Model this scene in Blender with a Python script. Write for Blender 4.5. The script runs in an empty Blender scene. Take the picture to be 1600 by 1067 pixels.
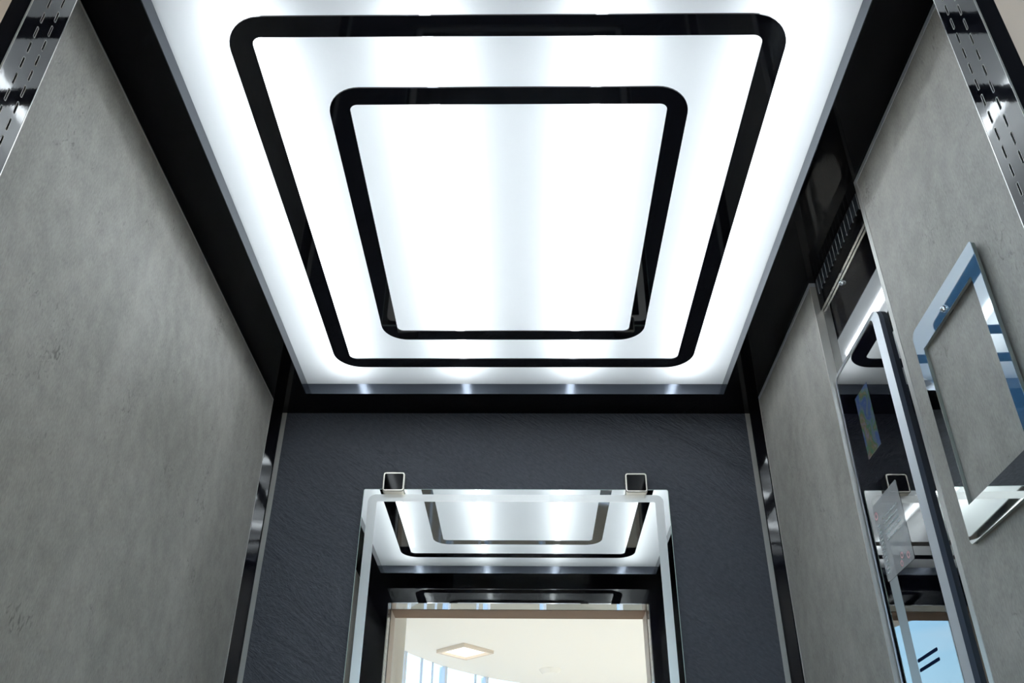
import bpy, bmesh, math, random
from mathutils import Vector, Matrix
random.seed(7)
scene = bpy.context.scene
COL = scene.collection

# ------------------------------------------------------------------ camera
OX, OZ = 0.026, 1.2           # the camera stands 2.6 cm off the cabin axis, 1.2 m above the floor
def W(x, y, z):               # survey coordinates (camera at 0,0,0) -> world
    return Vector((x + OX, y, z + OZ))

F_PX = 1388.72
fw = Vector((-0.01566209, 0.83803819, 0.54538673))
rt = Vector((0.99987734, 0.01306783, 0.00863393))
up = Vector((-1.08546489e-04, -0.545455055, 0.838140067))
cam_d = bpy.data.cameras.new('camera')
cam_d.sensor_width = 36.0
cam_d.lens = F_PX / 1600 * 36.0
cam_d.clip_start = 0.01
cam = bpy.data.objects.new('camera', cam_d)
COL.objects.link(cam)
m = Matrix((rt, up, -fw)).transposed().to_4x4()
m.translation = W(0, 0, 0)
cam.matrix_world = m
scene.camera = cam

# ------------------------------------------------------------------ world, exposure
SKY = 4.3
world = bpy.data.worlds.new('sky')
scene.world = world
world.use_nodes = True
nt = world.node_tree
nt.nodes.clear()
geo = nt.nodes.new('ShaderNodeTexCoord')
sep = nt.nodes.new('ShaderNodeSeparateXYZ')
rmp = nt.nodes.new('ShaderNodeValToRGB')
nse = nt.nodes.new('ShaderNodeTexNoise'); nse.inputs['Scale'].default_value = 2.2
nse.inputs['Detail'].default_value = 5
mp = nt.nodes.new('ShaderNodeMapping'); mp.inputs['Scale'].default_value = (1, 1, 5)
cl = nt.nodes.new('ShaderNodeValToRGB')
cl.color_ramp.elements[0].position = 0.56; cl.color_ramp.elements[0].color = (0, 0, 0, 1)
cl.color_ramp.elements[1].position = 0.78; cl.color_ramp.elements[1].color = (0.6, 0.6, 0.6, 1)
mixc = nt.nodes.new('ShaderNodeMixRGB')
bg = nt.nodes.new('ShaderNodeBackground')
out = nt.nodes.new('ShaderNodeOutputWorld')
e = rmp.color_ramp.elements
e[0].position = 0.0; e[0].color = (0.10, 0.095, 0.08, 1)   # land below the horizon
h_ = e.new(0.012); h_.color = (0.62, 0.82, 0.96, 1)
e[-1].position = 0.9; e[-1].color = (0.10, 0.26, 0.62, 1)
n_ = e.new(0.16); n_.color = (0.52, 0.80, 1.0, 1)
n_ = e.new(0.30); n_.color = (0.34, 0.66, 1.0, 1)
nt.links.new(geo.outputs['Generated'], sep.inputs[0])
nt.links.new(sep.outputs['Z'], rmp.inputs[0])
nt.links.new(geo.outputs['Generated'], mp.inputs[0])
nt.links.new(mp.outputs[0], nse.inputs['Vector'])
nt.links.new(nse.outputs['Fac'], cl.inputs[0])
nt.links.new(cl.outputs[0], mixc.inputs['Fac'])
nt.links.new(rmp.outputs[0], mixc.inputs['Color1'])
mixc.inputs['Color2'].default_value = (0.9, 0.95, 1.0, 1)
nt.links.new(mixc.outputs[0], bg.inputs['Color'])
bg.inputs['Strength'].default_value = SKY
nt.links.new(bg.outputs[0], out.inputs[0])

sun_d = bpy.data.lights.new('sun', 'SUN'); sun_d.energy = 14.5; sun_d.angle = 0.009; sun_d.color = (1.0, 0.94, 0.86)
sun = bpy.data.objects.new('sun', sun_d); COL.objects.link(sun)
sun.rotation_euler = Vector((-0.25, -0.62, 0.80)).to_track_quat('Z', 'Y').to_euler()
TUBE = 24.5        # radiance of the four cabin tubes
HALL_LAMP = 1.1    # radiance of the hall ceiling lamps
sc = scene
sc.view_settings.view_transform = 'Standard'
sc.view_settings.look = 'None'
sc.view_settings.exposure = 0.0
sc.view_settings.gamma = 1.0
sc.view_settings.use_curve_mapping = False
try:
    sc.cycles.max_bounces = 14
    sc.cycles.diffuse_bounces = 5
    sc.cycles.glossy_bounces = 8
    sc.cycles.transmission_bounces = 6
    sc.cycles.transparent_max_bounces = 12
    sc.cycles.sample_clamp_indirect = 8.0
    sc.cycles.caustics_reflective = True
    sc.cycles.use_denoising = True
except Exception:
    pass

# ------------------------------------------------------------------ materials
def newmat(name):
    m = bpy.data.materials.new(name)
    m.use_nodes = True
    return m, m.node_tree, m.node_tree.nodes['Principled BSDF']

def simple(name, col, rough=0.5, metal=0.0, ior=1.5, emit=None, es=0.0, coat=0.0):
    m, t, b = newmat(name)
    b.inputs['Base Color'].default_value = (*col, 1)
    b.inputs['Roughness'].default_value = rough
    b.inputs['Metallic'].default_value = metal
    b.inputs['IOR'].default_value = ior
    b.inputs['Coat Weight'].default_value = coat
    if emit:
        b.inputs['Emission Color'].default_value = (*emit, 1)
        b.inputs['Emission Strength'].default_value = es
    return m

def add_bump(m, scale=200, strength=0.1, dist=0.001, stretch=(1, 1, 1), detail=4, rot=(0, 0, 0)):
    t = m.node_tree; b = t.nodes['Principled BSDF']
    tc = t.nodes.new('ShaderNodeTexCoord'); mp = t.nodes.new('ShaderNodeMapping')
    mp.inputs['Scale'].default_value = stretch; mp.inputs['Rotation'].default_value = rot
    n = t.nodes.new('ShaderNodeTexNoise'); n.inputs['Scale'].default_value = scale
    n.inputs['Detail'].default_value = detail
    bp = t.nodes.new('ShaderNodeBump'); bp.inputs['Strength'].default_value = strength
    bp.inputs['Distance'].default_value = dist
    t.links.new(tc.outputs['Object'], mp.inputs[0]); t.links.new(mp.outputs[0], n.inputs['Vector'])
    t.links.new(n.outputs['Fac'], bp.inputs['Height']); t.links.new(bp.outputs[0], b.inputs['Normal'])
    return m

def concrete(name, c_lo, c_hi, rough=0.5):
    """mottled cement-look laminate with fine grain, faint stains and small dark pits"""
    m, t, b = newmat(name)
    L = t.links.new
    tc = t.nodes.new('ShaderNodeTexCoord')
    def noise(scale, detail=4, stretch=(1, 1, 1), dist=0.0):
        mp = t.nodes.new('ShaderNodeMapping'); mp.inputs['Scale'].default_value = stretch
        n = t.nodes.new('ShaderNodeTexNoise'); n.inputs['Scale'].default_value = scale
        n.inputs['Detail'].default_value = detail; n.inputs['Distortion'].default_value = dist
        L(tc.outputs['Object'], mp.inputs[0]); L(mp.outputs[0], n.inputs['Vector']); return n.outputs['Fac']
    big = noise(5.0, 8, (1, 1, 0.55), 0.6)
    mid = noise(38, 6, (1, 1, 0.8))
    fine = noise(420, 3, (1, 1, 0.35))
    def math_(op, a, bb):
        n = t.nodes.new('ShaderNodeMath'); n.operation = op
        for i, v in enumerate((a, bb)):
            if isinstance(v, (int, float)): n.inputs[i].default_value = v
            else: L(v, n.inputs[i])
        return n.outputs[0]
    s = math_('ADD', math_('MULTIPLY', big, 0.42), math_('ADD', math_('MULTIPLY', mid, 0.32), math_('MULTIPLY', fine, 0.36)))
    r = t.nodes.new('ShaderNodeValToRGB')
    r.color_ramp.elements[0].position = 0.41; r.color_ramp.elements[0].color = (*c_lo, 1)
    r.color_ramp.elements[1].position = 0.69; r.color_ramp.elements[1].color = (*c_hi, 1)
    L(s, r.inputs[0])
    # small dark pits where two noises meet
    pit = t.nodes.new('ShaderNodeValToRGB')
    pit.color_ramp.elements[0].position = 0.68; pit.color_ramp.elements[0].color = (1, 1, 1, 1)
    pit.color_ramp.elements[1].position = 0.80; pit.color_ramp.elements[1].color = (0.30, 0.30, 0.30, 1)
    L(math_('ADD', math_('MULTIPLY', noise(120, 4, (1, 1, 0.6), 1.5), 0.62), math_('MULTIPLY', noise(9, 3), 0.52)), pit.inputs[0])
    mul = t.nodes.new('ShaderNodeMixRGB'); mul.blend_type = 'MULTIPLY'; mul.inputs[0].default_value = 0.8
    L(r.outputs[0], mul.inputs[1]); L(pit.outputs[0], mul.inputs[2])
    L(mul.outputs[0], b.inputs['Base Color'])
    b.inputs['Roughness'].default_value = rough
    bp = t.nodes.new('ShaderNodeBump'); bp.inputs['Strength'].default_value = 0.25; bp.inputs['Distance'].default_value = 0.0006
    L(math_('ADD', fine, math_('MULTIPLY', mid, 0.5)), bp.inputs['Height']); L(bp.outputs[0], b.inputs['Normal'])
    return m

def slate(name):
    m, t, b = newmat(name)
    L = t.links.new
    tc = t.nodes.new('ShaderNodeTexCoord')
    def noise(scale, detail, stretch, rot, dist=0.0, rough=0.5):
        mp = t.nodes.new('ShaderNodeMapping'); mp.inputs['Scale'].default_value = stretch
        mp.vector_type = 'TEXTURE'
        mp.inputs['Rotation'].default_value = rot
        mp.inputs['Scale'].default_value = stretch
        n = t.nodes.new('ShaderNodeTexNoise'); n.inputs['Scale'].default_value = scale
        n.inputs['Detail'].default_value = detail; n.inputs['Distortion'].default_value = dist
        n.inputs['Roughness'].default_value = rough
        L(tc.outputs['Object'], mp.inputs[0]); L(mp.outputs[0], n.inputs['Vector']); return n.outputs['Fac']
    rot = (0, math.radians(35), 0)
    ridge = noise(14, 9, (2.4, 1, 0.8), rot, 0.8, 0.62)
    grain = noise(170, 5, (2.0, 1, 0.9), rot, 0.2, 0.6)
    mul = t.nodes.new('ShaderNodeMath'); mul.operation = 'MULTIPLY'; mul.inputs[1].default_value = 0.22
    L(grain, mul.inputs[0])
    add = t.nodes.new('ShaderNodeMath'); add.operation = 'ADD'
    L(ridge, add.inputs[0]); L(mul.outputs[0], add.inputs[1])
    bp = t.nodes.new('ShaderNodeBump'); bp.inputs['Strength'].default_value = 0.9; bp.inputs['Distance'].default_value = 0.012
    L(add.outputs[0], bp.inputs['Height']); L(bp.outputs[0], b.inputs['Normal'])
    r = t.nodes.new('ShaderNodeValToRGB')
    r.color_ramp.elements[0].position = 0.3; r.color_ramp.elements[0].color = (0.036, 0.041, 0.055, 1)
    r.color_ramp.elements[1].position = 0.8; r.color_ramp.elements[1].color = (0.070, 0.078, 0.099, 1)
    L(grain, r.inputs[0]); L(r.outputs[0], b.inputs['Base Color'])
    b.inputs['Roughness'].default_value = 0.52
    return m

M = {}
M['concrete'] = concrete('cement_laminate', (0.215, 0.206, 0.188), (0.378, 0.363, 0.332), 0.48)
M['slate'] = slate('dark_slate')
M['black_gloss'] = simple('black_gloss', (0.006, 0.006, 0.009), 0.035, ior=1.5)
M['black_satin'] = simple('black_soffit', (0.003, 0.003, 0.004), 0.05, ior=1.22)
M['black_glass'] = simple('black_glass', (0.002, 0.002, 0.004), 0.012, ior=2.15)
M['post_black'] = add_bump(simple('black_post', (0.006, 0.006, 0.009), 0.05, ior=1.6), 60, 0.06, 0.001, (1, 1, 0.7))
M['lip'] = add_bump(simple('dark_lip', (0.095, 0.105, 0.125), 0.13, metal=1.0), 300, 0.05, 0.0005, (1, 1, 6))
M['steel'] = simple('satin_steel', (0.66, 0.65, 0.62), 0.32, metal=0.55)
M['steel_bright'] = simple('bright_steel', (0.82, 0.82, 0.80), 0.2, metal=1.0)
M['chrome'] = simple('polished_steel', (0.80, 0.83, 0.86), 0.02, metal=1.0)
M['chrome_edge'] = simple('dull_edge', (0.30, 0.33, 0.31), 0.35, metal=0.6)
M['mirror'] = simple('mirror_silver', (0.94, 0.955, 0.94), 0.0, metal=1.0)
M['frost'] = simple('frosted_silver', (0.99, 0.99, 0.97), 0.30, metal=0.85)
M['glass_edge'] = simple('glass_edge', (0.62, 0.76, 0.72), 0.15)
M['clip_metal'] = simple('nickel', (0.66, 0.63, 0.56), 0.2, metal=1.0)
M['alu_white'] = simple('pale_aluminium', (0.80, 0.83, 0.88), 0.3, metal=0.55)
M['slot_dark'] = simple('slot_dark', (0.006, 0.006, 0.008), 0.9, ior=1.08)
M['vent_steel'] = simple('vent_blue_steel', (0.022, 0.030, 0.042), 0.35, metal=0.3)
M['housing'] = simple('lamp_housing_white', (0.09, 0.095, 0.105), 0.6)
M['tube'] = simple('lamp_tube', (0.9, 0.9, 0.9), 0.4, emit=(0.93, 0.975, 1.0), es=TUBE)
M['plaster'] = add_bump(simple('hall_plaster', (0.72, 0.68, 0.60), 0.8), 90, 0.15, 0.001)
M['hall_ceiling'] = simple('hall_ceiling_paint', (0.93, 0.89, 0.83), 0.8)
M['lintel'] = add_bump(simple('raw_lintel', (0.26, 0.17, 0.115), 0.85), 160, 0.4, 0.002)
M['jamb'] = add_bump(simple('jamb_render', (0.62, 0.50, 0.41), 0.8), 160, 0.3, 0.001)
M['column'] = simple('column_paint', (0.56, 0.54, 0.50), 0.7)
M['mullion'] = simple('mullion_white', (0.62, 0.68, 0.78), 0.4)
M['cabin_floor'] = add_bump(simple('granite_floor', (0.10, 0.10, 0.105), 0.3), 200, 0.05)
M['hall_floor'] = simple('hall_floor_tile', (0.64, 0.59, 0.53), 0.35)
M['lamp_hall'] = simple('hall_lamp', (0.9, 0.9, 0.9), 0.5, emit=(1.0, 0.93, 0.82), es=HALL_LAMP)
M['recess'] = simple('lamp_recess', (0.80, 0.70, 0.60), 0.7)
M['plate_side'] = simple('plate_side_grey', (0.055, 0.065, 0.09), 0.3)
M['navy'] = simple('navy_line', (0.006, 0.015, 0.05), 0.8, ior=1.1)
M['pink'] = simple('pink_print', (0.72, 0.42, 0.44), 0.5)
M['pale_print_glint'] = simple('pale_print_and_glint', (0.75, 0.78, 0.78), 0.5)
M['ochre'] = simple('ochre_print', (0.72, 0.55, 0.35), 0.5)

# polished steel with blue reflections painted into its colour above a diagonal
m, t, b = newmat('blue_reflection_steel')
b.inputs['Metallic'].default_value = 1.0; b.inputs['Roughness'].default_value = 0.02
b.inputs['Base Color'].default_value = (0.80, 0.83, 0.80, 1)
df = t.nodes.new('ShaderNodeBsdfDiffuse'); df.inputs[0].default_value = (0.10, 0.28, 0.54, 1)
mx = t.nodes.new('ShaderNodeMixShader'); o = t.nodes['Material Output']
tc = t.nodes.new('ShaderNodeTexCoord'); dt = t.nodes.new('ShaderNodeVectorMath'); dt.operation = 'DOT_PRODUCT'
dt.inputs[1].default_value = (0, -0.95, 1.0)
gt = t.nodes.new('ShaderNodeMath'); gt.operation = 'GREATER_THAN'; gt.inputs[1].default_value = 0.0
ofs = t.nodes.new('ShaderNodeMath'); ofs.operation = 'ADD'; BLUE_OFS = ofs
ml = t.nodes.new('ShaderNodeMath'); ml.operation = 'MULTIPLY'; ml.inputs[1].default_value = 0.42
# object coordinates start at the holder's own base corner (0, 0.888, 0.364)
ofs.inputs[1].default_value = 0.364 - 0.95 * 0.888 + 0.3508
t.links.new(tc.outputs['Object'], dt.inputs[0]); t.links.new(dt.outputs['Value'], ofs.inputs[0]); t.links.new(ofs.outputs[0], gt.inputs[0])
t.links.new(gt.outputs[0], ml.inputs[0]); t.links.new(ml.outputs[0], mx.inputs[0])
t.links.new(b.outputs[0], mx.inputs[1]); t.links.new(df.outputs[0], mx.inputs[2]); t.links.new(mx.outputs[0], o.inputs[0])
M['blue_reflection_steel'] = m

# translucent opal diffuser
m = bpy.data.materials.new('opal_diffuser'); m.use_nodes = True
t = m.node_tree; t.nodes.clear()
o = t.nodes.new('ShaderNodeOutputMaterial'); tr = t.nodes.new('ShaderNodeBsdfTranslucent')
tr.inputs[0].default_value = (0.86, 0.90, 0.92, 1)
em = t.nodes.new('ShaderNodeEmission'); em.inputs[0].default_value = (0.90, 0.955, 1.0, 1); em.inputs[1].default_value = 0.02
ad = t.nodes.new('ShaderNodeAddShader')
rf = t.nodes.new('ShaderNodeBsdfRefraction'); rf.inputs['Roughness'].default_value = 0.55; rf.inputs['IOR'].default_value = 1.03
rf.inputs[0].default_value = (0.90, 0.94, 0.96, 1)
mr = t.nodes.new('ShaderNodeMixShader'); mr.inputs[0].default_value = 0.38
t.links.new(tr.outputs[0], mr.inputs[1]); t.links.new(rf.outputs[0], mr.inputs[2])
t.links.new(mr.outputs[0], ad.inputs[0]); t.links.new(em.outputs[0], ad.inputs[1]); t.links.new(ad.outputs[0], o.inputs[0])
M['diffuser'] = m

# clear window glass: thin pane that lets light through
m = bpy.data.materials.new('window_glass'); m.use_nodes = True
t = m.node_tree; t.nodes.clear()
o = t.nodes.new('ShaderNodeOutputMaterial'); tp = t.nodes.new('ShaderNodeBsdfTransparent')
tp.inputs[0].default_value = (0.95, 0.975, 0.98, 1)
gl = t.nodes.new('ShaderNodeBsdfGlossy'); gl.inputs['Roughness'].default_value = 0.0
mx = t.nodes.new('ShaderNodeMixShader'); mx.inputs[0].default_value = 0.05
t.links.new(tp.outputs[0], mx.inputs[1]); t.links.new(gl.outputs[0], mx.inputs[2])
t.links.new(mx.outputs[0], o.inputs[0])
M['window'] = m

# translucent notice film
m = bpy.data.materials.new('notice_film'); m.use_nodes = True
t = m.node_tree; t.nodes.clear()
o = t.nodes.new('ShaderNodeOutputMaterial'); tp = t.nodes.new('ShaderNodeBsdfTransparent')
df = t.nodes.new('ShaderNodeBsdfDiffuse'); df.inputs[0].default_value = (0.80, 0.80, 0.82, 1)
mx = t.nodes.new('ShaderNodeMixShader'); mx.inputs[0].default_value = 0.27
t.links.new(tp.outputs[0], mx.inputs[1]); t.links.new(df.outputs[0], mx.inputs[2]); t.links.new(mx.outputs[0], o.inputs[0])
M['film'] = m

# dim lcd picture: blurred green and blue patches
m, t, b = newmat('lcd_picture')
b.inputs['Base Color'].default_value = (0.02, 0.02, 0.025, 1); b.inputs['Roughness'].default_value = 0.05
tc = t.nodes.new('ShaderNodeTexCoord'); n = t.nodes.new('ShaderNodeTexNoise'); n.inputs['Scale'].default_value = 32
n.inputs['Detail'].default_value = 3; n.inputs['Distortion'].default_value = 1.2
r = t.nodes.new('ShaderNodeValToRGB'); els = r.color_ramp.elements
els[0].position = 0.30; els[0].color = (0.05, 0.07, 0.14, 1)
els[1].position = 0.70; els[1].color = (0.10, 0.09, 0.12, 1)
for p_, c_ in ((0.40, (0.015, 0.05, 0.15)), (0.48, (0.06, 0.09, 0.11)), (0.55, (0.02, 0.09, 0.045)), (0.62, (0.09, 0.08, 0.03))):
    q_ = els.new(p_); q_.color = (*c_, 1)
t.links.new(tc.outputs['Object'], n.inputs['Vector']); t.links.new(n.outputs['Fac'], r.inputs[0])
t.links.new(r.outputs[0], b.inputs['Emission Color']); b.inputs['Emission Strength'].default_value = 0.6
M['lcd'] = m

# ------------------------------------------------------------------ mesh helpers
def link(name, bm, mat, parent=None, smooth=False, base=None):
    """bm verts are in survey coordinates; the object is placed in the world, under its parent"""
    me = bpy.data.meshes.new(name)
    bmesh.ops.recalc_face_normals(bm, faces=bm.faces)
    org = parent['_w'] if parent is not None and '_w' in parent else None
    if base is not None: org_v = W(*base)
    elif parent is not None: org_v = Vector(WORLD[parent.name])
    else:
        org_v = Vector((0, 0, 0))
        for v in bm.verts: org_v += W(*v.co)
        org_v /= max(1, len(bm.verts))
    for v in bm.verts: v.co = W(*v.co) - org_v
    bm.to_mesh(me); bm.free()
    if smooth:
        for p in me.polygons: p.use_smooth = True
    me.materials.append(M[mat])
    ob = bpy.data.objects.new(name, me)
    COL.objects.link(ob)
    WORLD[ob.name] = tuple(org_v)
    if parent is not None:
        ob.parent = parent
        ob.location = org_v - Vector(WORLD[parent.name])
    else:
        ob.location = org_v
    return ob
WORLD = {}

def tag(ob, label=None, cat=None, group=None, kind=None):
    if label: ob['label'] = label
    if cat: ob['category'] = cat
    if group: ob['group'] = group
    if kind: ob['kind'] = kind
    return ob

def thing(name, base, label, cat, group=None):
    ob = bpy.data.objects.new(name, None)
    ob.empty_display_size = 0.05
    COL.objects.link(ob)
    ob.location = W(*base); WORLD[ob.name] = tuple(W(*base))
    return tag(ob, label, cat, group)

def struct(name, bm, mat, **k):
    ob = link(name, bm, mat, **k)
    ob['kind'] = 'structure'
    return ob

def B(): return bmesh.new()

def box(bm, x0, x1, y0, y1, z0, z1):
    vs = [bm.verts.new((x, y, z)) for x in (x0, x1) for y in (y0, y1) for z in (z0, z1)]
    for f in ((0, 1, 3, 2), (4, 6, 7, 5), (0, 4, 5, 1), (2, 3, 7, 6), (0, 2, 6, 4), (1, 5, 7, 3)):
        bm.faces.new([vs[i] for i in f])
    return bm

def bevel(bm, w, seg=2):
    bmesh.ops.bevel(bm, geom=list(bm.edges), offset=w, segments=seg, affect='EDGES', clamp_overlap=True)
    return bm

def rrect(u0, u1, v0, v1, r, n=8):
    """rounded rectangle; r is one radius or four (u1v1, u0v1, u0v0, u1v0)"""
    if not isinstance(r, (tuple, list)): r = (r,) * 4
    pts = []
    for (cu, cv, su, sv, rr, a0) in ((u1, v1, -1, -1, r[0], 0), (u0, v1, 1, -1, r[1], 90), (u0, v0, 1, 1, r[2], 180), (u1, v0, -1, 1, r[3], 270)):
        for k in range(n + 1):
            a = math.radians(a0 + 90 * k / n)
            pts.append((cu + su * rr + rr * math.cos(a), cv + sv * rr + rr * math.sin(a)))
    return pts

AX = {'x': lambda u, v, w: (w, u, v), 'y': lambda u, v, w: (u, w, v), 'z': lambda u, v, w: (u, v, w)}

def prism(bm, pts, axis, w0, w1):
    f = AX[axis]
    a = [bm.verts.new(f(u, v, w0)) for u, v in pts]; b = [bm.verts.new(f(u, v, w1)) for u, v in pts]
    n = len(pts)
    bm.faces.new(a); bm.faces.new(b[::-1])
    for i in range(n): bm.faces.new((a[i], b[i], b[(i + 1) % n], a[(i + 1) % n]))
    return bm

def ring(bm, outer, inner, axis, w0, w1):
    f = AX[axis]; n = len(outer)
    L = [[bm.verts.new(f(u, v, w)) for u, v in pts] for pts, w in ((outer, w0), (outer, w1), (inner, w1), (inner, w0))]
    for k in range(4):
        A, Bv = L[k], L[(k + 1) % 4]
        for i in range(n): bm.faces.new((A[i], A[(i + 1) % n], Bv[(i + 1) % n], Bv[i]))
    return bm

def loft(bm, loops, axis, cap=False):
    """loops: list of (pts, w)"""
    f = AX[axis]
    L = [[bm.verts.new(f(u, v, w)) for u, v in pts] for pts, w in loops]
    n = len(L[0])
    for A, Bv in zip(L, L[1:]):
        for i in range(n): bm.faces.new((A[i], A[(i + 1) % n], Bv[(i + 1) % n], Bv[i]))
    if cap: bm.faces.new(L[-1])
    return bm

def cyl(bm, c, axis, r, h, n=32, r2=None):
    pts = [(c[0] + r * math.cos(2 * math.pi * k / n), c[1] + r * math.sin(2 * math.pi * k / n)) for k in range(n)]
    r2 = r if r2 is None else r2
    pts2 = [(c[0] + r2 * math.cos(2 * math.pi * k / n), c[1] + r2 * math.sin(2 * math.pi * k / n)) for k in range(n)]
    f = AX[axis]
    a = [bm.verts.new(f(u, v, h[0])) for u, v in pts]; b = [bm.verts.new(f(u, v, h[1])) for u, v in pts2]
    bm.faces.new(a); bm.faces.new(b[::-1])
    for i in range(n): bm.faces.new((a[i], b[i], b[(i + 1) % n], a[(i + 1) % n]))
    return bm

def dome(bm, c, r, h, axis, sign, n=20, k=6):
    """button-head screw: c is the centre on its seat"""
    f = AX[axis]
    rows = []
    for j in range(k + 1):
        a = math.pi / 2 * j / k
        rr, hh = r * math.cos(a), h * math.sin(a)
        if j == k: rows.append([bm.verts.new(f(c[0], c[1], c[2] + sign * h))])
        else: rows.append([bm.verts.new(f(c[0] + rr * math.cos(2 * math.pi * i / n), c[1] + rr * math.sin(2 * math.pi * i / n), c[2] + sign * hh)) for i in range(n)])
    for j in range(k - 1):
        for i in range(n): bm.faces.new((rows[j][i], rows[j][(i + 1) % n], rows[j + 1][(i + 1) % n], rows[j + 1][i]))
    for i in range(n): bm.faces.new((rows[k - 1][i], rows[k - 1][(i + 1) % n], rows[k][0]))
    return bm

# ------------------------------------------------------------------ key dimensions (survey coordinates)
ZC, ZS = 1.0, 0.9745                 # diffuser plane, soffit underside
XL, XR = -0.567, 0.515               # faces of the side panels
SL, SR = -0.582, 0.530               # recessed shell behind them
LX0, LX1, LY0, LY1 = -0.4895, 0.4370, 0.654, 1.7115    # light opening
YW, YM = 1.800, 1.790                # slate face, mirror face
YB = 1.815                           # back shell
YF = 0.573                           # cabin side of the front return and transom
YJ = 0.500                           # outer side of the cabin front
ZF = -1.2                            # floor
DX0, DX1 = -0.465, 0.4136            # door opening
ZD = 0.898                           # door head
YH = 0.397                           # hall face of the lift wall
ZH = 1.5                             # hall ceiling
WP = ZF + 0.06                       # lower end of the wall panels

# ------------------------------------------------------------------ setting: cabin shell
bm = box(B(), SL - 0.03, SL, YF - 0.02, YB + 0.03, ZF, 1.12); struct('wall_left', bm, 'black_gloss')
bm = box(B(), SR, SR + 0.03, YF - 0.02, YB + 0.03, ZF, 1.12); struct('wall_right', bm, 'black_gloss')
bm = box(B(), SL, SR, YB, YB + 0.03, ZF, 1.12); struct('wall_back', bm, 'black_gloss')
# front returns and transom (glossy black)
bm = B()
box(bm, SL, DX0 - 0.003, YJ, YF, ZF, ZS)
box(bm, DX1 + 0.003, SR, YJ, YF, ZF, ZS)
box(bm, DX0 - 0.003, DX1 + 0.003, YJ, YF, ZD + 0.002, ZS)
struct('wall_front', bm, 'black_gloss')
# soffit around the light
bm = B()
box(bm, SL, LX0, YF - 0.02, YB, ZS, ZC + 0.01)
box(bm, LX1, SR, YF - 0.02, YB, ZS, ZC + 0.01)
box(bm, LX0, LX1, YF - 0.02, LY0, ZS, ZC + 0.01)
box(bm, LX0, LX1, LY1, YB, ZS, ZC + 0.01)
soff = struct('ceiling', bm, 'black_satin')
bm = box(B(), SL - 0.03, SR + 0.03, 0.49, YB + 0.03, ZF - 0.04, ZF); struct('floor', bm, 'cabin_floor')

# ------------------------------------------------------------------ luminous ceiling
cl_ = thing('ceiling_light', ((LX0 + LX1) / 2, (LY0 + LY1) / 2, ZC),
            'large square backlit white lift ceiling light with two black rounded square rings', 'ceiling light')
bm = B()
T_ = 0.0015
box(bm, LX0, LX0 + T_, LY0, LY1, ZS, ZC); box(bm, LX1 - T_, LX1, LY0, LY1, ZS, ZC)
box(bm, LX0 + T_, LX1 - T_, LY0, LY0 + T_, ZS, ZC); box(bm, LX0 + T_, LX1 - T_, LY1 - T_, LY1, ZS, ZC)
link('trim_lip', bm, 'lip', cl_)
bm = B(); vs = [bm.verts.new(p) for p in ((LX0, LY0, ZC), (LX1, LY0, ZC), (LX1, LY1, ZC), (LX0, LY1, ZC))]; bm.faces.new(vs)
link('diffuser', bm, 'diffuser', cl_)
for (x0, x1, y0, y1, w, ro, ri) in ((-0.4057, 0.3525, 0.7459, 1.6345, 0.033, 0.055, 0.014), (-0.2900, 0.2379, 0.8671, 1.5262, 0.031, 0.050, 0.012)):
    bm = ring(B(), rrect(x0, x1, y0, y1, ro, 10), rrect(x0 + w, x1 - w, y0 + w, y1 - w, ri, 10), 'z', ZC - 0.0025, ZC - 0.0002)
    link('black_ring', bm, 'black_gloss', cl_)
bm = B()
H0, H1 = ZC + 0.010, ZC + 0.095
box(bm, LX0 - 0.01, LX1 + 0.01, LY0 - 0.01, LY1 + 0.01, H1, H1 + 0.004)
box(bm, LX0 - 0.01, LX0 - 0.006, LY0 - 0.01, LY1 + 0.01, H0, H1); box(bm, LX1 + 0.006, LX1 + 0.01, LY0 - 0.01, LY1 + 0.01, H0, H1)
box(bm, LX0 - 0.006, LX1 + 0.006, LY0 - 0.01, LY0 - 0.006, H0, H1); box(bm, LX0 - 0.006, LX1 + 0.006, LY1 + 0.006, LY1 + 0.01, H0, H1)
link('lamp_housing', bm, 'housing', cl_)
for tx in (-0.384, -0.140, 0.105, 0.345):
    bm = cyl(B(), (tx, ZC + 0.047), 'y', 0.008, (LY0 + 0.05, LY1 - 0.045), 10)
    link('lamp_tube', bm, 'tube', cl_)

# ------------------------------------------------------------------ cement-look wall panels
def side_panel(name, side, y0, y1, label, rear_trim=0.0015, front_trim=0.0015, group=None):
    xf, xs = (XL, SL) if side < 0 else (XR, SR)
    t = thing(name, (xf, (y0 + y1) / 2, WP), label, 'wall panel')
    top = 0.003 if side < 0 else 0.008
    bm = box(B(), min(xf, xs), max(xf, xs), y0 + front_trim, y1 - rear_trim, WP + 0.004, ZS - top)
    link('board', bm, 'concrete', t)
    s = 0.0008 * (1 if side < 0 else -1)
    bm = B()
    a, b = min(xf + s, xs), max(xf + s, xs)
    if side < 0: box(bm, a, b, y0, y1, ZS - top, ZS)
    box(bm, a, b, y0, y0 + front_trim, WP, ZS - top)
    box(bm, a, b, y1 - rear_trim, y1, WP, ZS - top)
    box(bm, a, b, y0 + front_trim, y1 - rear_trim, WP, WP + 0.004)
    link('edge_trim', bm, 'steel', t)
    if side > 0:
        bm = box(B(), a, b, y0, y1, ZS - top, ZS); link('top_trim', bm, 'alu_white', t)  # paler than the left trim: its bright highlight is put into the colour
    return t
side_panel('wall_panel', -1, YF + 0.001, 1.7355, 'tall grey cement-look panel covering the whole left wall of the lift')
side_panel('wall_panel', 1, 1.3035, 1.7233, 'narrow grey cement-look panel on the right wall between control panel and back corner', front_trim=0.002)
side_panel('wall_panel', 1, YF + 0.001, 1.0405, 'grey cement-look panel on the right wall carrying the polished square holder', rear_trim=0.0105)

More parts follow.
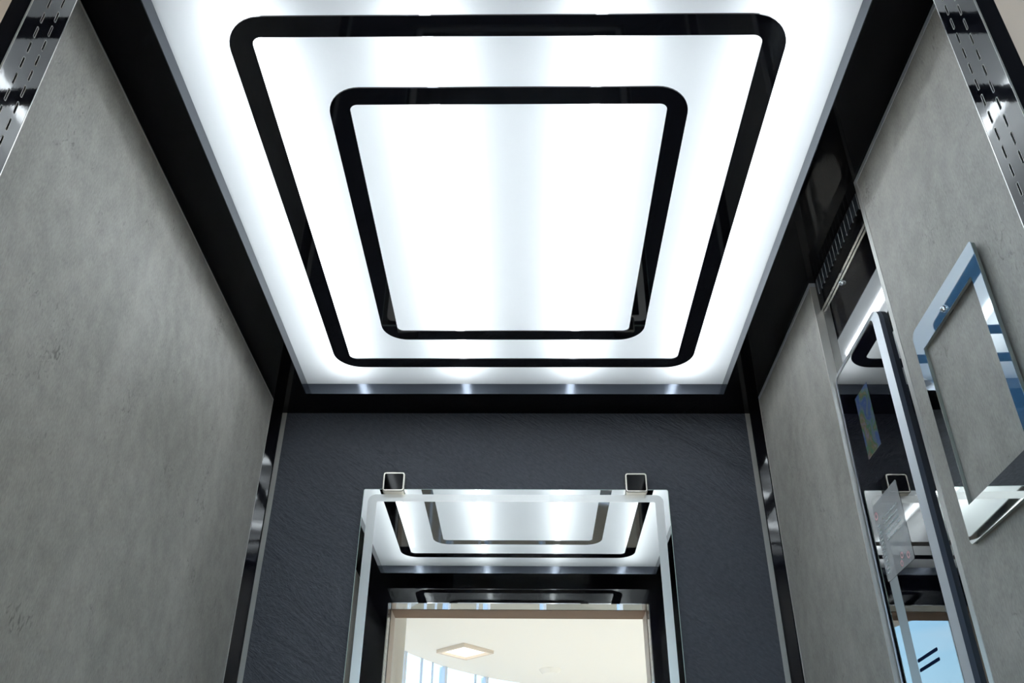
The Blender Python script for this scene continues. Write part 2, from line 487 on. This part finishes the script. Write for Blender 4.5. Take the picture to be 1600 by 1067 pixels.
t = thing('wall_panel', (-0.03, YW, WP), 'dark slate-textured panel of the back wall behind the mirror', 'wall panel')
bm = box(B(), -0.5502, 0.5005, YW, YB, WP, ZS); link('board', bm, 'slate', t)
for x0, x1 in ((-0.5608, -0.5502), (0.5005, 0.5111)):
    bm = box(B(), x0, x1, YW - 0.001, YB, WP, ZS); link('edge_trim', bm, 'steel', t)

# chamfered black posts in the back corners
for s, lab in ((-1, 'glossy black corner post between the left wall and the slate back panel'),
               (1, 'glossy black corner post between the right wall and the slate back panel')):
    if s < 0: a, b = (-0.5612, YW + 0.002), (SL, YW + 0.002 - (0.582 - 0.5612))
    else: a, b = (0.5115, YW + 0.002), (SR, YW + 0.002 - (0.530 - 0.5115))
    pts = [a, b, (b[0], YB), (a[0], YB)]
    bm = prism(B(), pts, 'z', WP, ZS)
    tag(link('corner_post', bm, 'post_black'), lab, 'corner post')

# slotted vent plates on the two door reveals
def slot_plate(s, label, cols):
    xj = DX0 if s < 0 else DX1
    d = -1 if s < 0 else 1                       # towards the wall
    y0, y1 = 0.522, YF
    t = thing('vent_plate', (xj, (y0 + y1) / 2, ZF), label, 'vent plate')
    xa, xb = sorted((xj, xj + d * 0.0015))
    bm = box(B(), xa, xb, y0, y1 - 0.0012, ZF, ZD)
    me = bpy.data.meshes.new('p'); bmesh.ops.recalc_face_normals(bm, faces=bm.faces); bm.to_mesh(me); bm.free()
    cb = B()
    for (yc, z_top) in cols:
        for k in range(24):
            z = z_top - 0.0215 * k
            if z > ZD - 0.01: continue
            prism(cb, rrect(yc - 0.0012, yc + 0.0012, z - 0.0073, z + 0.0073, 0.00115, 4), 'x', xa - 0.01, xb + 0.01)
    cm = bpy.data.meshes.new('c'); bmesh.ops.recalc_face_normals(cb, faces=cb.faces); cb.to_mesh(cm); cb.free()
    po = bpy.data.objects.new('tmp_p', me); co = bpy.data.objects.new('tmp_c', cm)
    COL.objects.link(po); COL.objects.link(co)
    md = po.modifiers.new('b', 'BOOLEAN'); md.object = co; md.operation = 'DIFFERENCE'; md.solver = 'EXACT'
    dg = bpy.context.evaluated_depsgraph_get()
    res = bpy.data.meshes.new_from_object(po.evaluated_get(dg))
    bm = B(); bm.from_mesh(res)
    bpy.data.objects.remove(po); bpy.data.objects.remove(co)
    sheet = link('slotted_sheet', bm, 'post_black', t)
    bm = B()
    for (yc, z_top) in cols:
        for k in range(24):
            z = z_top - 0.0215 * k
            if z > ZD - 0.01: continue
            ring(bm, rrect(yc - 0.0015, yc + 0.0015, z - 0.0076, z + 0.0076, 0.0014, 4), rrect(yc - 0.0012, yc + 0.0012, z - 0.0073, z + 0.0073, 0.00115, 4), 'x', xj - d * 0.0002, xj + d * 0.0008)
    link('slot_edge_glints', bm, 'steel', sheet)  # added rims that stand in for light caught on the slot edges
    xa, xb = sorted((xj - d * 0.0002, xj + d * 0.003))
    bm = box(B(), xa, xb, y1 - 0.0012, y1, ZF, ZD); link('edge_trim', bm, 'steel_bright', t)
    bm = box(B(), xa, xb, y0 - 0.0005, y0, ZF, ZD); link('edge_trim', bm, 'steel', t)
    xa, xb = sorted((xj + d * 0.0016, xj + d * 0.0030))
    bm = box(B(), xa, xb, YJ, y0 - 0.0005, ZF, ZD); link('recessed_strip', bm, 'slot_dark', t)
slot_plate(-1, 'black sheet with two rows of vent slots on the left door reveal of the lift', ((0.5570, 0.8749), (0.5410, 0.8749 - 0.0222)))
slot_plate(1, 'black sheet with two rows of vent slots on the right door reveal of the lift', ((0.5600, 0.8610), (0.5436, 0.8610 - 0.0220)))

# ------------------------------------------------------------------ mirror on the back wall
mx0, mx1, mz1, mz0 = -0.3510, 0.3060, 0.7815, -0.35
t = thing('wall_mirror', ((mx0 + mx1) / 2, YM, mz0), 'tall rectangular wall mirror with a frosted border hung on the slate back wall', 'mirror')
bm = prism(B(), rrect(mx0, mx1, mz0, mz1, 0.003, 3), 'y', YM, YM + 0.0045); link('mirror_glass', bm, 'mirror', t)
fx0, fx1, fz1 = mx0 + 0.0105, mx1 - 0.0110, mz1 - 0.0115
bm = ring(B(), rrect(fx0, fx1, mz0 + 0.0115, fz1, 0.016, 6), rrect(fx0 + 0.0190, fx1 - 0.0178, mz0 + 0.03, fz1 - 0.0165, 0.003, 6), 'y', YM - 0.0003, YM - 0.00002)
link('frosted_band', bm, 'frost', t)
bm = ring(B(), rrect(mx0 - 0.0012, mx1 + 0.0012, mz0 - 0.0012, mz1 + 0.0012, 0.004, 3), rrect(mx0, mx1, mz0, mz1, 0.003, 3), 'y', YM + 0.0002, YM + 0.0045)
link('polished_edge', bm, 'glass_edge', t)
def clip(x0, x1, z0, z1, label):
    c = thing('mirror_clip', ((x0 + x1) / 2, YM, z0), label, 'mirror clip', None)
    yf = 1.772
    o_ = rrect(x0, x1, z0, z1, 0.006, 5)
    i1 = rrect(x0 + 0.0012, x1 - 0.0012, z0 + 0.0012, z1 - 0.0012, 0.005, 5)
    i2 = rrect(x0 + 0.0038, x1 - 0.0038, z0 + 0.0038, z1 - 0.0038, 0.003, 5)
    bm = loft(B(), [(o_, YW), (o_, yf + 0.0012), (i1, yf), (i2, yf), (i2, yf + 0.001)], 'y')
    link('clip_body', bm, 'clip_metal', c)
    bm = prism(B(), i2, 'y', yf + 0.0006, yf + 0.003); link('clip_inlay', bm, 'black_satin', c)
clip(-0.3098, -0.2618, 0.7700, 0.8148, 'small square nickel clip with black inlay at the left end of the mirror top')
clip(0.2135, 0.2615, 0.7690, 0.8138, 'small square nickel clip with black inlay at the right end of the mirror top')

# ------------------------------------------------------------------ control panel on the right wall
cp = thing('control_panel', (SR, 1.18, WP), 'full-height glossy black lift control panel with a pale-edged glass plate', 'control panel')
cy0, cy1 = 1.0415, 1.3025
bm = box(B(), SR - 0.0015, SR, cy0, cy1, WP, 0.9110); link('base_plate', bm, 'black_glass', cp)
XC = 0.5245
bm = box(B(), XC, SR, cy0, cy1, 0.9110, ZS - 0.0005); link('top_cover', bm, 'black_satin', cp)
# lens-shaped bright lip below the cover
bm = B(); f = AX['x']; N = 24
a, b = [], []
for k in range(N + 1):
    y = cy0 + (cy1 - cy0) * k / N
    hgt = 0.0016 * math.sin(math.pi * k / N) ** 0.7 + 0.0002
    a.append((y, 0.9110)); b.append((y, 0.9110 - hgt))
prism(bm, a + b[::-1], 'x', XC - 0.0004, XC + 0.003); link('cover_lip', bm, 'steel_bright', cp)
bm = box(B(), XC - 0.0006, XC, 1.0525, 1.2960, 0.945, ZS - 0.001)
vg = link('vent_grille', bm, 'vent_steel', cp)
bm = B()
for k in range(15):
    y = 1.0640 + (1.2890 - 1.0640) * k / 14
    box(bm, XC - 0.0009, XC - 0.0006, y - 0.0005, y + 0.0005, 0.9405, ZS - 0.002)
link('vent_slit_glints', bm, 'pale_print_glint', vg)  # pale bars: the light in the slits is put into their colour
bm = dome(B(), (1.1980, 0.8970, SR - 0.0015), 0.0050, 0.0058, 'x', -1); link('lock_screw', bm, 'chrome', cp, smooth=True)
# glass plate on the panel
py0, py1, pz0, pz1 = 1.0880, 1.2985, -0.30, 0.7720
o1 = rrect(py0, py1, pz0, pz1, (0.022, 0.022, 0.022, 0.022), 10)
i1 = rrect(py0 + 0.0125, py1 - 0.0125, pz0 + 0.0125, pz1 - 0.0125, 0.012, 10)
bm = loft(B(), [(o1, SR - 0.0015), (o1, 0.5214)], 'x'); link('plate_side', bm, 'plate_side', cp)
pf = loft(B(), [(o1, 0.5214), (i1, 0.5160), (i1, 0.5185)], 'x'); link('pale_frame', pf, 'alu_white', cp)
bm = prism(B(), i1, 'x', 0.5172, 0.5200); gp = link('glass_plate', bm, 'black_glass', cp)
XG = 0.5172
bm = box(B(), XG - 0.0003, XG - 0.00003, 1.1730, 1.2270, 0.5865, 0.6900)
link('display', bm, 'lcd', gp)
for z in (0.2905, 0.2785):
    bm = prism(B(), rrect(1.1540, 1.2200, z - 0.0021, z + 0.0021, 0.0019, 4), 'x', XG - 0.0003, XG - 0.00003)
    link('speaker_slot', bm, 'navy', gp)

# printed notice film stuck on the glass plate
nt_ = thing('notice_sticker', (XG, 1.20, 0.408), 'translucent printed notice stuck on the black glass of the control panel', 'notice')
bm = prism(B(), rrect(1.1540, 1.2560, 0.4075, 0.5215, 0.002, 3), 'x', XG - 0.0007, XG - 0.0005); fm = link('film', bm, 'film', nt_)
for (yc, zc, r_) in ((1.2455, 0.5030, 0.0062), (1.1700, 0.4180, 0.0050), (1.1900, 0.4245, 0.0045), (1.1960, 0.4090 + 0.0060, 0.0045)):
    pts_o = [(yc + r_ * math.cos(2 * math.pi * k / 20), zc + r_ * math.sin(2 * math.pi * k / 20)) for k in range(20)]
    pts_i = [(yc + r_ * .55 * math.cos(2 * math.pi * k / 20), zc + r_ * .55 * math.sin(2 * math.pi * k / 20)) for k in range(20)]
    bm = ring(B(), pts_o, pts_i, 'x', XG - 0.0010, XG - 0.00075)
    link('round_mark', bm, 'pink', nt_)
bm = B(); rnd = random.Random(3)
for row in range(5):
    y = 1.226
    while y > 1.170:
        w_ = rnd.uniform(0.0010, 0.0030)
        z = 0.492 - row * 0.0080 + rnd.uniform(-.0005, .0005)
        box(bm, XG - 0.0010, XG - 0.00075, y - w_, y, z - 0.0016, z + 0.0005); y -= w_ + rnd.uniform(0.0008, 0.0022)
link('print_lines', bm, 'pale_print_glint', nt_)
bm = B()
for row in range(14):
    z = 0.488 - row * 0.0053
    box(bm, XG - 0.0010, XG - 0.00075, 1.2385 + rnd.uniform(0, .002), 1.2500 - rnd.uniform(0, .003), z - 0.0009, z + 0.0005)
link('margin_print', bm, 'pale_print_glint', nt_)

# ------------------------------------------------------------------ polished holder on the right wall
hd = thing('notice_holder', (XR, 0.888, 0.364), 'empty polished steel square notice holder on the right wall near the front', 'notice holder')
hx0 = XR - 0.0075
def tilt(bm):
    for v in bm.verts: v.co.x += 0.026 * (v.co.y - 0.889)
ho = rrect(0.7920, 0.9880, 0.3640, 0.6530, (0.012, 0.004, 0.006, 0.006), 6)
hi = rrect(0.8130, 0.9665, 0.4045, 0.6176, 0.0008, 6)
bm = ring(B(), ho, hi, 'x', hx0, hx0 + 0.0008); tilt(bm); link('polished_face', bm, 'blue_reflection_steel', hd)
def grow(p, d, c=(0.889, 0.51)):
    return [(u + (d if u > c[0] else -d), v + (d if v > c[1] else -d)) for u, v in p]
bm = ring(B(), grow(ho, -0.0005), grow(hi, 0.0005), 'x', hx0 + 0.0008, hx0 + 0.0050); tilt(bm); link('holder_back', bm, 'chrome_edge', hd)
for (y, z) in ((0.8893, 0.6262), (0.8893, 0.3800)):
    bm = box(B(), hx0 + 0.005, XR, y - 0.006, y + 0.006, z - 0.006, z + 0.006)
    link('spacer', bm, 'slot_dark', hd)
for (y, z) in ((0.8893, 0.6262),):
    bm = dome(B(), (y, z, hx0), 0.0048, 0.0050, 'x', -1); link('dome_screw', bm, 'chrome', hd, smooth=True)

# ------------------------------------------------------------------ landing doorway
bm = box(B(), DX0, DX1, YJ, YF, ZD, ZD + 0.0018)
dh = link('door_head', bm, 'chrome'); tag(dh, 'narrow polished steel strip under the black transom above the lift doorway', 'door head')
XWL, XWR = -1.50, 3.2
bm = B()
box(bm, XWL, DX0, YH, YJ - 0.0005, ZF, ZH); box(bm, DX1, XWR, YH, YJ - 0.0005, ZF, ZH)
struct('wall_landing', bm, 'jamb')
bm = box(B(), DX0, DX1, YH, YJ - 0.0005, ZD - 0.001, ZH); struct('trim_1', bm, 'lintel')

# ------------------------------------------------------------------ landing hall with a curved glass front
fac = [(-1.50, 0.397), (-1.50, -0.30), (-1.45, -0.90), (-1.34, -1.45), (-1.16, -1.98), (-0.812, -2.545), (-0.576, -2.968), (-0.292, -3.283),
       (0.15, -3.60), (0.80, -3.88), (1.60, -4.05), (3.20, -4.15)]
poly = fac + [(3.2, 0.397)]
bm = prism(B(), [(x, y) for x, y in poly], 'z', ZH, ZH + 0.05); struct('ceiling', bm, 'hall_ceiling')
bm = prism(B(), [(x, y) for x, y in poly], 'z', ZF - 0.05, ZF); struct('floor', bm, 'hall_floor')
bm = box(B(), 3.2, 3.25, -4.15, 0.5, ZF, ZH); struct('wall_hall', bm, 'plaster')
def seg_box(bm, p, q, th, z0, z1, off=0.0):
    d = Vector((q[0] - p[0], q[1] - p[1])); L_ = d.length; d /= L_; n = Vector((-d[1], d[0]))
    pts = [Vector(p) + n * (off - th / 2), Vector(q) + n * (off - th / 2), Vector(q) + n * (off + th / 2), Vector(p) + n * (off + th / 2)]
    prism(bm, [(v[0], v[1]) for v in pts], 'z', z0, z1)
for k, (p, q) in enumerate(zip(fac, fac[1:])):
    bm = B(); seg_box(bm, p, q, 0.008, ZF + 0.08, ZH - 0.001)
    wdw = struct('window_%d' % (k + 1), bm, 'window')
    bm = B(); seg_box(bm, p, q, 0.05, ZF, ZF + 0.08)
    d = Vector((q[0] - p[0], q[1] - p[1])).normalized(); wid = 0.03
    q2 = (q[0] - d[0] * wid, q[1] - d[1] * wid)
    seg_box(bm, q2, q, 0.05, ZF + 0.08, ZH - 0.001)
    link('window_frame', bm, 'mullion', wdw)
fw5 = bpy.data.objects['window_5']; fw6 = bpy.data.objects['window_6']
for (x, y, r_, wd) in ((-0.713, -2.723, 0.008, fw6), (-0.649, -2.838, 0.006, fw6), (-0.368, -3.199, 0.008, bpy.data.objects['window_7']), (-1.02, -2.20, 0.012, fw5), (-0.90, -2.40, 0.010, fw5)):
    bm = box(B(), x - r_, x + r_, y - 0.02, y + 0.02, ZF + 0.08, ZH - 0.001); link('mullion', bm, 'mullion', wd)
bm = cyl(B(), (-0.742, -1.42), 'z', 0.076, (ZF, ZH), 40)
col = link('column', bm, 'column', smooth=False); tag(col, 'round grey column in the hall, reflected at the left edge of the mirror', 'column')

u = Vector((0.69, 0.72)).normalized(); v_ = Vector((-0.72, 0.69))
A = Vector((-0.40, 3.58 - 5.875)); u = Vector((u[0], -u[1])); v_ = Vector((v_[0], -v_[1]))
def quad(s0, s1): return [tuple(A + u * (a * 0.27) + v_ * (b * 0.27)) for a, b in ((s0, s0), (s1, s0), (s1, s1), (s0, s1))]
hl = thing('hall_lamp', (A[0], A[1], ZH), 'square lamp in the cream hall ceiling, seen in the mirror', 'ceiling lamp')
bm = ring(B(), quad(0, 1), quad(0.07, 0.93), 'z', ZH - 0.022, ZH - 0.001); link('lamp_rim', bm, 'recess', hl)
bm = prism(B(), quad(0.07, 0.93), 'z', ZH - 0.006, ZH - 0.001); link('lamp_panel', bm, 'lamp_hall', hl)
bm = cyl(B(), (0.175, 3.58 - 6.60), 'z', 0.055, (ZH - 0.03, ZH - 0.001), 32, r2=0.08)
tag(link('smoke_detector', bm, 'hall_ceiling', smooth=False), 'small round detector on the cream hall ceiling, seen in the mirror', 'smoke detector')
